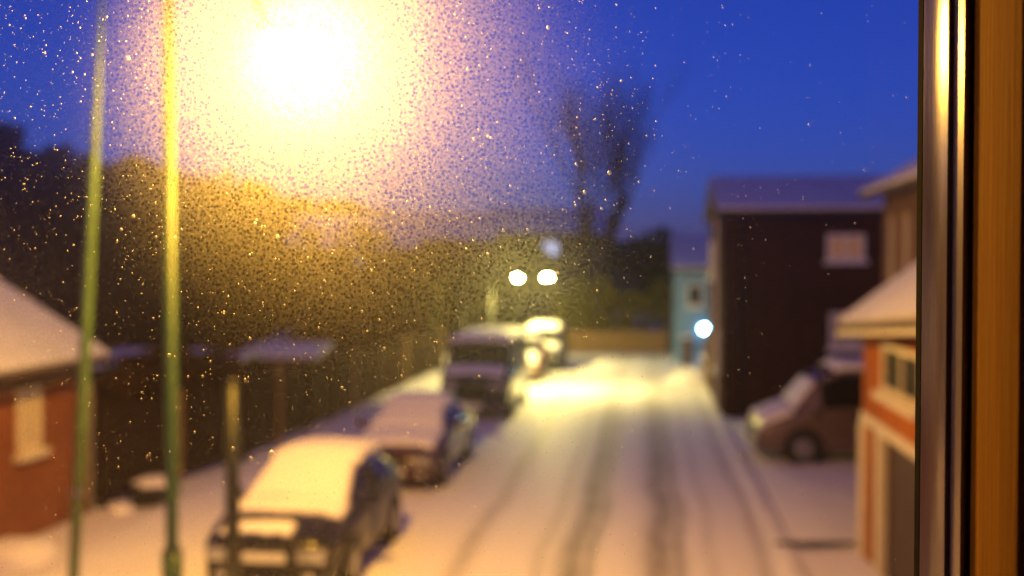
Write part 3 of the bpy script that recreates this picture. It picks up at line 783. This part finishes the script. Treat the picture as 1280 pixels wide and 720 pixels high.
for i in range(4):
    bm = bmesh.new(); w = (Lf-.1)/4
    for j in range(14): box(bm, .05+i*w+j*(w-.1)/14, .05+i*w+(j+1)*(w-.1)/14-.012, -.012+.004*(j % 2), .012+.004*(j % 2), .06, 1.02+rn.uniform(-.01, .01))
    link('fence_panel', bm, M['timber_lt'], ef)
for i in range(5): link('post', B(i*w-.05, i*w+.04, -.06, .05, 0, 1.1, bev=.01), M['timber_lt'], ef)
# yellow-lit board gate between house and pale house
gt = thing('board_gate', 'pale timber gate glowing yellow against the side of dark brick house', 'gate', (0, 0, 0), ROADROT)
for j in range(9):
    pass
bm = bmesh.new()
for j in range(8): box(bm, 1.98+j*.001, 2.01+j*.001, 35.1+j*.13, 35.1+j*.13+.115, .08, 1.75)
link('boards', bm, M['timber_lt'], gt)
bm = bmesh.new(); box(bm, 1.95, 2.06, 34.98, 35.08, 0, 1.9); box(bm, 1.95, 2.06, 36.06, 36.16, 0, 1.9); link('post', bm, M['timber_lt'], gt)

# snow-covered bits at the left
def blob(bm, c, r, sq=(1, 1, 1), amp=.12, sub=3, seed=0, flat=True):
    rn = random.Random(seed)
    ret = bmesh.ops.create_icosphere(bm, subdivisions=sub, radius=1.0)
    ph = [rn.uniform(0, 6.28) for _ in range(6)]
    for v in ret['verts']:
        d = v.co.copy()
        k = 1+amp*(math.sin(3*d.x+ph[0])+math.sin(4*d.y+ph[1])+math.sin(5*d.z+ph[2])+.6*math.sin(9*d.x+7*d.y+ph[3]))/2
        q = Vector((d.x*r*k*sq[0], d.y*r*k*sq[1], max(d.z, -.25 if flat else -1)*r*k*sq[2]))
        v.co = Vector(c)+q
p = W(-8.35, 17.8)
t = thing('wheelie_bin', 'low bin buried under snow beside the orange brick garage', 'bin', (p.x+.2, p.y-.5, 0), .2)
link('bin_body', B(-.38, .38, -.28, .28, .02, .38, bev=.04), M['trim'], t)
bm = bmesh.new(); blob(bm, (0, 0, .36), .42, (.95, .75, .25), .1, 3, 3); link('snow_cap', bm, M['snow'], t, smooth=True)
for i, (pp, yy, D, r, lb) in enumerate(((12, 712, 14.6, .42, 'rounded snow heap in the bottom left corner'), (150, 648, 17.6, .17, 'small snow heap next to the buried bin'))):
    c = px(pp, yy, D)
    bm = bmesh.new(); blob(bm, (0, 0, 0), r, (1.5, 1.2, .75), .12, 3, 20+i)
    o = link('snow_heap', bm, M['snow'], loc=(c.x, D, .02), smooth=True); tag(o, lb, 'snow heap')
# dark curved streak in the snow at the lower right, drawn as a tube
c = px(1015, 690, 15.3)
bm = bmesh.new(); tube(bm, [(-.5, .1, 0), (-.25, .03, .012), (0, 0, .014), (.3, .03, .012), (.6, .12, 0)], [.02, .04, .045, .04, .02], 8)
o = link('streak', bm, M['trim'], loc=(c.x, c.y, .055), smooth=True); tag(o, 'dark curved streak in the snow before the brick outbuilding', 'streak')
c = px(858, 480, 38.0)
bm = bmesh.new(); blob(bm, (0, 0, 0), .55, (1.5, 1.4, .8), .12, 3, 31)
o = link('snow_heap', bm, M['snow'], loc=(c.x, 37.0, .02), smooth=True); tag(o, 'brightly lit snow heap at roadside before the pale gate', 'snow heap')

# ------------------------------------------------------------------ vegetation
def leafmass(bm, c, rad, n, size, rn, squash=1.0, low=-.6):
    """leaf-sized faces through an uneven volume"""
    lobes = [(Vector((rn.gauss(0, .42), rn.gauss(0, .42), rn.uniform(-.45, .6))), rn.uniform(.35, .65)) for _ in range(9)]
    for _ in range(n):
        lc, lr = rn.choice(lobes)
        d = Vector((rn.gauss(0, 1), rn.gauss(0, 1), rn.gauss(0, 1))).normalized()*lr*rn.random()**.35
        p = lc+d
        if p.z < low: continue
        p = Vector((c[0]+p.x*rad, c[1]+p.y*rad, c[2]+p.z*rad*squash))
        a = Vector((rn.gauss(0, 1), rn.gauss(0, 1), rn.gauss(0, 1))).normalized(); b = a.orthogonal().normalized()
        s = size*rn.uniform(.6, 1.4)
        vs = [bm.verts.new(p+a*s), bm.verts.new(p+b*s*.6), bm.verts.new(p-a*s), bm.verts.new(p-b*s*.6)]
        bm.faces.new(vs)

def grow(bm, p, d, length, r, depth, rn, spread=.45, up=.25, seg=5):
    q = p; pts = [p]; rr = [r]
    n = 3
    for i in range(n):
        d = (d+Vector((rn.gauss(0, .10), rn.gauss(0, .10), up*.25))).normalized()
        q = q+d*length/n; pts.append(q); rr.append(r*(1-.4*(i+1)/n))
    tube(bm, pts, rr, seg if depth > 1 else 3, cap=False)
    if depth == 0: return
    k = 2 if depth > 3 else 3
    for i in range(k+1):
        t = rn.choice((1, 2, 3)) if i < k else 3
        nd = (d+Vector((rn.gauss(0, spread), rn.gauss(0, spread), rn.gauss(0, spread*.5)+up*.4))).normalized()
        grow(bm, pts[t], nd, length*rn.uniform(.62, .82), rr[t]*.62, depth-1, rn, spread, up, seg)

def bare_tree(label, loc, h, dirs, seed, depth=6, grp=None):
    rn = random.Random(seed)
    t = thing('bare_tree', label, 'tree', loc, 0, grp)
    tb = bmesh.new(); th = h*.30
    tube(tb, [(0, 0, -.2), (0, 0, .3), (dirs[0][0]*.05, 0, th*.6), (dirs[0][0]*.1, 0, th)], [.40, .30, .26, .22], 10)
    link('trunk', tb, M['bark'], t, smooth=True)
    cb = bmesh.new()
    for dx, dy, ln in dirs:
        grow(cb, Vector((dirs[0][0]*.1, 0, th-.1)), Vector((dx, dy, 1)).normalized(), h*ln, .17, depth, rn, .31, .45)
    link('crown', cb, M['bark'], t)
a = px(733, 420, 62)
bare_tree('tall bare tree with twiggy upright crown, left one at street end', (a.x, 62, 0), 13.6, [(-.10, 0, .30), (.06, .1, .28), (-.02, -.1, .26)], 5, grp='bare trees at the street end')
a = px(758, 420, 64)
bare_tree('bare tree forking to the right beside the taller one at street end', (a.x, 64, 0), 14.0, [(.20, 0, .29), (.15, .1, .27), (.28, -.05, .26), (.30, .05, .26)], 9, grp='bare trees at the street end')

def bush_tree(label, p, D, ztop, rad, seed, m, name='tree', cat='tree', n=900, grp=None, size=.22):
    rn = random.Random(seed); c = px(p, 400, D); z0 = hillz(c.x, D)
    t = thing(name, label, cat, (c.x, D, z0), 0, grp)
    H = ztop-z0
    bm = bmesh.new(); tube(bm, [(0, 0, -.2), (.05, 0, H*.35), (.0, .05, H*.7)], [.16, .11, .05], 7)
    for k in range(5):
        a = rn.uniform(0, 6.28); tube(bm, [(0.03, 0, H*(.25+.08*k)), (math.cos(a)*rad*.5, math.sin(a)*rad*.5, H*(.45+.09*k))], [.05, .02], 5)
    link('trunk', bm, M['bark'], t, smooth=True)
    bm = bmesh.new(); leafmass(bm, (0, 0, H*.55), rad, n, size, rn, squash=H*.5/rad, low=-.75)
    link('crown', bm, m, t)
# trees and shrubs between the gardens and hill
def garden_hedge(label, ua, ub, va, vb, h, seed):
    rn = random.Random(seed); t = thing('hedge', label, 'hedge', W((ua+ub)/2, (va+vb)/2), ROADROT)
    bm = bmesh.new(); L = vb-va; w = ub-ua
    for _ in range(int(L*h*230)):
        y = rn.uniform(-L/2, L/2); hh = h*(1+.07*math.sin(y*1.3+seed)+.04*math.sin(y*4.1))
        p = Vector((rn.uniform(-w/2, w/2), y, hh*rn.random()**.75))
        a = Vector((rn.gauss(0, 1), rn.gauss(0, 1), rn.gauss(0, 1))).normalized(); b = a.orthogonal().normalized(); q = .12*rn.uniform(.6, 1.4)
        bm.faces.new([bm.verts.new(p+a*q), bm.verts.new(p+b*q*.6), bm.verts.new(p-a*q), bm.verts.new(p-b*q*.6)])
    link('foliage', bm, M['leaf_br'], t)
    bm = bmesh.new()
    for k in range(int(L)): tube(bm, [(0, -L/2+.5+k, -.1), (.1, -L/2+.5+k, h*.7)], [.05, .03], 5)
    link('stems', bm, M['bark'], t)
garden_hedge('dark leafy hedge rising just behind the short board fence', -9.9, -9.1, 17.4, 24.2, 2.15, 2)
garden_hedge('dark hedge behind the long board fence beside the red car', -8.6, -8.25, 30.4, 42.0, 2.0, 8)
bush_tree('dark evergreen standing alone right of the bare trees', 832, 58, 5.6, 1.5, 41, M['leaf'])
spots = [(150, 30, 5.2, 2.2, 'brown leafless shrub tree beside the brick garage roof'),
         (245, 33, 5.6, 2.3, 'shaggy brown tree behind the lamp post'),
         (330, 37, 5.4, 2.4, 'brown garden tree under the lamp glare'),
         (420, 41, 5.2, 2.3, 'brown garden tree left of the tall dark green one'),
         (495, 45, 5.2, 2.2, 'dark green garden tree above the red car'),
         (560, 50, 5.0, 2.2, 'dark bushy tree above the navy van'),
         (615, 55, 4.9, 2.0, 'bushy tree left of the distant street lamps')]
for i, (p, D, zt, rad, lb) in enumerate(spots):
    bush_tree(lb, p, D, zt, rad, 60+i, M['leaf_br'] if i < 4 else M['leaf'], n=1500, grp='garden trees behind the fence')
# hedge closing the street
def hedge(label, pa, pb_, D, h, m, seed, dep=1.2):
    rn = random.Random(seed); A = px(pa, 400, D).x; Bx = px(pb_, 400, D).x
    t = thing('hedge', label, 'hedge', ((A+Bx)/2, D, 0))
    bm = bmesh.new()
    n = int((Bx-A)*h*170)
    for _ in range(n):
        x = rn.uniform(A, Bx)-(A+Bx)/2; hh = h*(1+.12*math.sin(x*1.7+seed)+.06*math.sin(x*5.1))
        p = Vector((x, rn.uniform(-dep/2, dep/2), hh*rn.random()**.8))
        a = Vector((rn.gauss(0, 1), rn.gauss(0, 1), rn.gauss(0, 1))).normalized(); b = a.orthogonal().normalized(); s = .13*rn.uniform(.6, 1.4)
        bm.faces.new([bm.verts.new(p+a*s), bm.verts.new(p+b*s*.6), bm.verts.new(p-a*s), bm.verts.new(p-b*s*.6)])
    link('foliage', bm, m, t)
    bm = bmesh.new()
    for k in range(int((Bx-A)/1.2)+1):
        x = A+k*1.2-(A+Bx)/2; tube(bm, [(x, 0, -.1), (x+.1, 0, h*.75)], [.05, .03], 5)
    link('stems', bm, M['bark'], t)
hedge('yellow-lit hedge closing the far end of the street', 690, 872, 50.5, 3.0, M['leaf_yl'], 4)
hedge('dark overgrown hedge on the left of the road behind the far cars', 470, 640, 52.0, 2.4, M['leaf'], 5)

# wooded hillside: one mass
rn = random.Random(99); bm = bmesh.new()
cnt = 0
while cnt < 430:
    x = rn.uniform(-70, 6); y = rn.uniform(30, 92)
    z = hillz(x, y)
    if z < 1.2 and not (y > 66): continue
    if abs(x-.1212*y) < 8 and y < 70: continue
    H = rn.uniform(2.6, 4.4); r = rn.uniform(1.4, 2.3)
    tube(bm, [(x, y, z-.2), (x+.1, y, z+H*.7)], [.13, .05], 4, cap=False)
    leafmass(bm, (x, y, z+H*.55), r, 150, .34, rn, squash=H*.5/r, low=-.8)
    cnt += 1
o = link('wood', bm, M['leaf_br']); tag(o, 'dark brown wood covering the hillside on the left', 'wood', kind='stuff')
# far treeline around the horizon
bm = bmesh.new()
for k in range(260):
    a = rn.uniform(-.75, .75); D = rn.uniform(120, 190); x = math.sin(a)*D; y = math.cos(a)*D
    z = hillz(x, y); H = rn.uniform(3.0, 5.0); r = rn.uniform(3, 4.5)
    leafmass(bm, (x, y, z+H*.5), r, 90, .8, rn, squash=H*.5/r, low=-1)
o = link('treeline', bm, M['leaf']); tag(o, 'low dark belt of trees along the horizon beyond the street', 'treeline', kind='stuff')

# ------------------------------------------------------------------ snowy air
HAZE = 0.0006
bm = B(-1000, 1000, -70, 1300, -1.2, 26)
hz = link('haze', bm, mat('tmp', (1, 1, 1)))
m, nt, out = newmat('snowy_air')
pv = nt.nodes.new('ShaderNodeVolumePrincipled'); pv.inputs['Density'].default_value = HAZE; pv.inputs['Color'].default_value = (.92, .92, .95, 1)
pv.inputs['Anisotropy'].default_value = .55
nt.links.new(pv.outputs[0], out.inputs['Volume'])
hz.data.materials.clear(); hz.data.materials.append(m)
tag(hz, 'thin snowy air', 'haze', kind='stuff')

# ------------------------------------------------------------------ sky
wd = bpy.data.worlds.new("World"); S.world = wd; wd.use_nodes = True
nt = wd.node_tree; bg = nt.nodes['Background']
sk = nt.nodes.new('ShaderNodeTexSky'); sk.sky_type = 'NISHITA'; sk.sun_disc = False
sk.sun_elevation = R(5); sk.sun_rotation = R(180); sk.altitude = 50; sk.ozone_density = 6.0; sk.dust_density = 0.3
tint = nt.nodes.new('ShaderNodeMixRGB'); tint.blend_type = 'MULTIPLY'; tint.inputs[0].default_value = 1
tint.inputs[2].default_value = (1.5, .74, 2.2, 1)
nt.links.new(sk.outputs[0], tint.inputs[1]); nt.links.new(tint.outputs[0], bg.inputs[0])
bg.inputs[1].default_value = 0.062
TINT = tint; BG = bg

# ------------------------------------------------------------------ camera
cd = bpy.data.cameras.new('camera'); cam = bpy.data.objects.new('camera', cd); COL.objects.link(cam)
cam.location = (0, 0, 4.0); cam.rotation_euler = (R(90)-math.atan(30/1370), 0, 0)
cd.sensor_width = 36; cd.lens = 36*1370/1280
cd.clip_start = .01; cd.clip_end = 3000
cd.dof.use_dof = True; cd.dof.focus_distance = .515; cd.dof.aperture_fstop = cd.lens/1000/0.0064
S.camera = cam

S.view_settings.view_transform = 'Standard'; S.view_settings.look = 'None'
S.view_settings.exposure = 0; S.view_settings.gamma = 1
S.render.engine = 'CYCLES'
c = S.cycles
c.use_denoising = True
c.max_bounces = 8; c.diffuse_bounces = 3; c.glossy_bounces = 3; c.transmission_bounces = 6; c.transparent_max_bounces = 12; c.volume_bounces = 0
c.sample_clamp_indirect = 6; c.sample_clamp_direct = 0
c.caustics_reflective = False
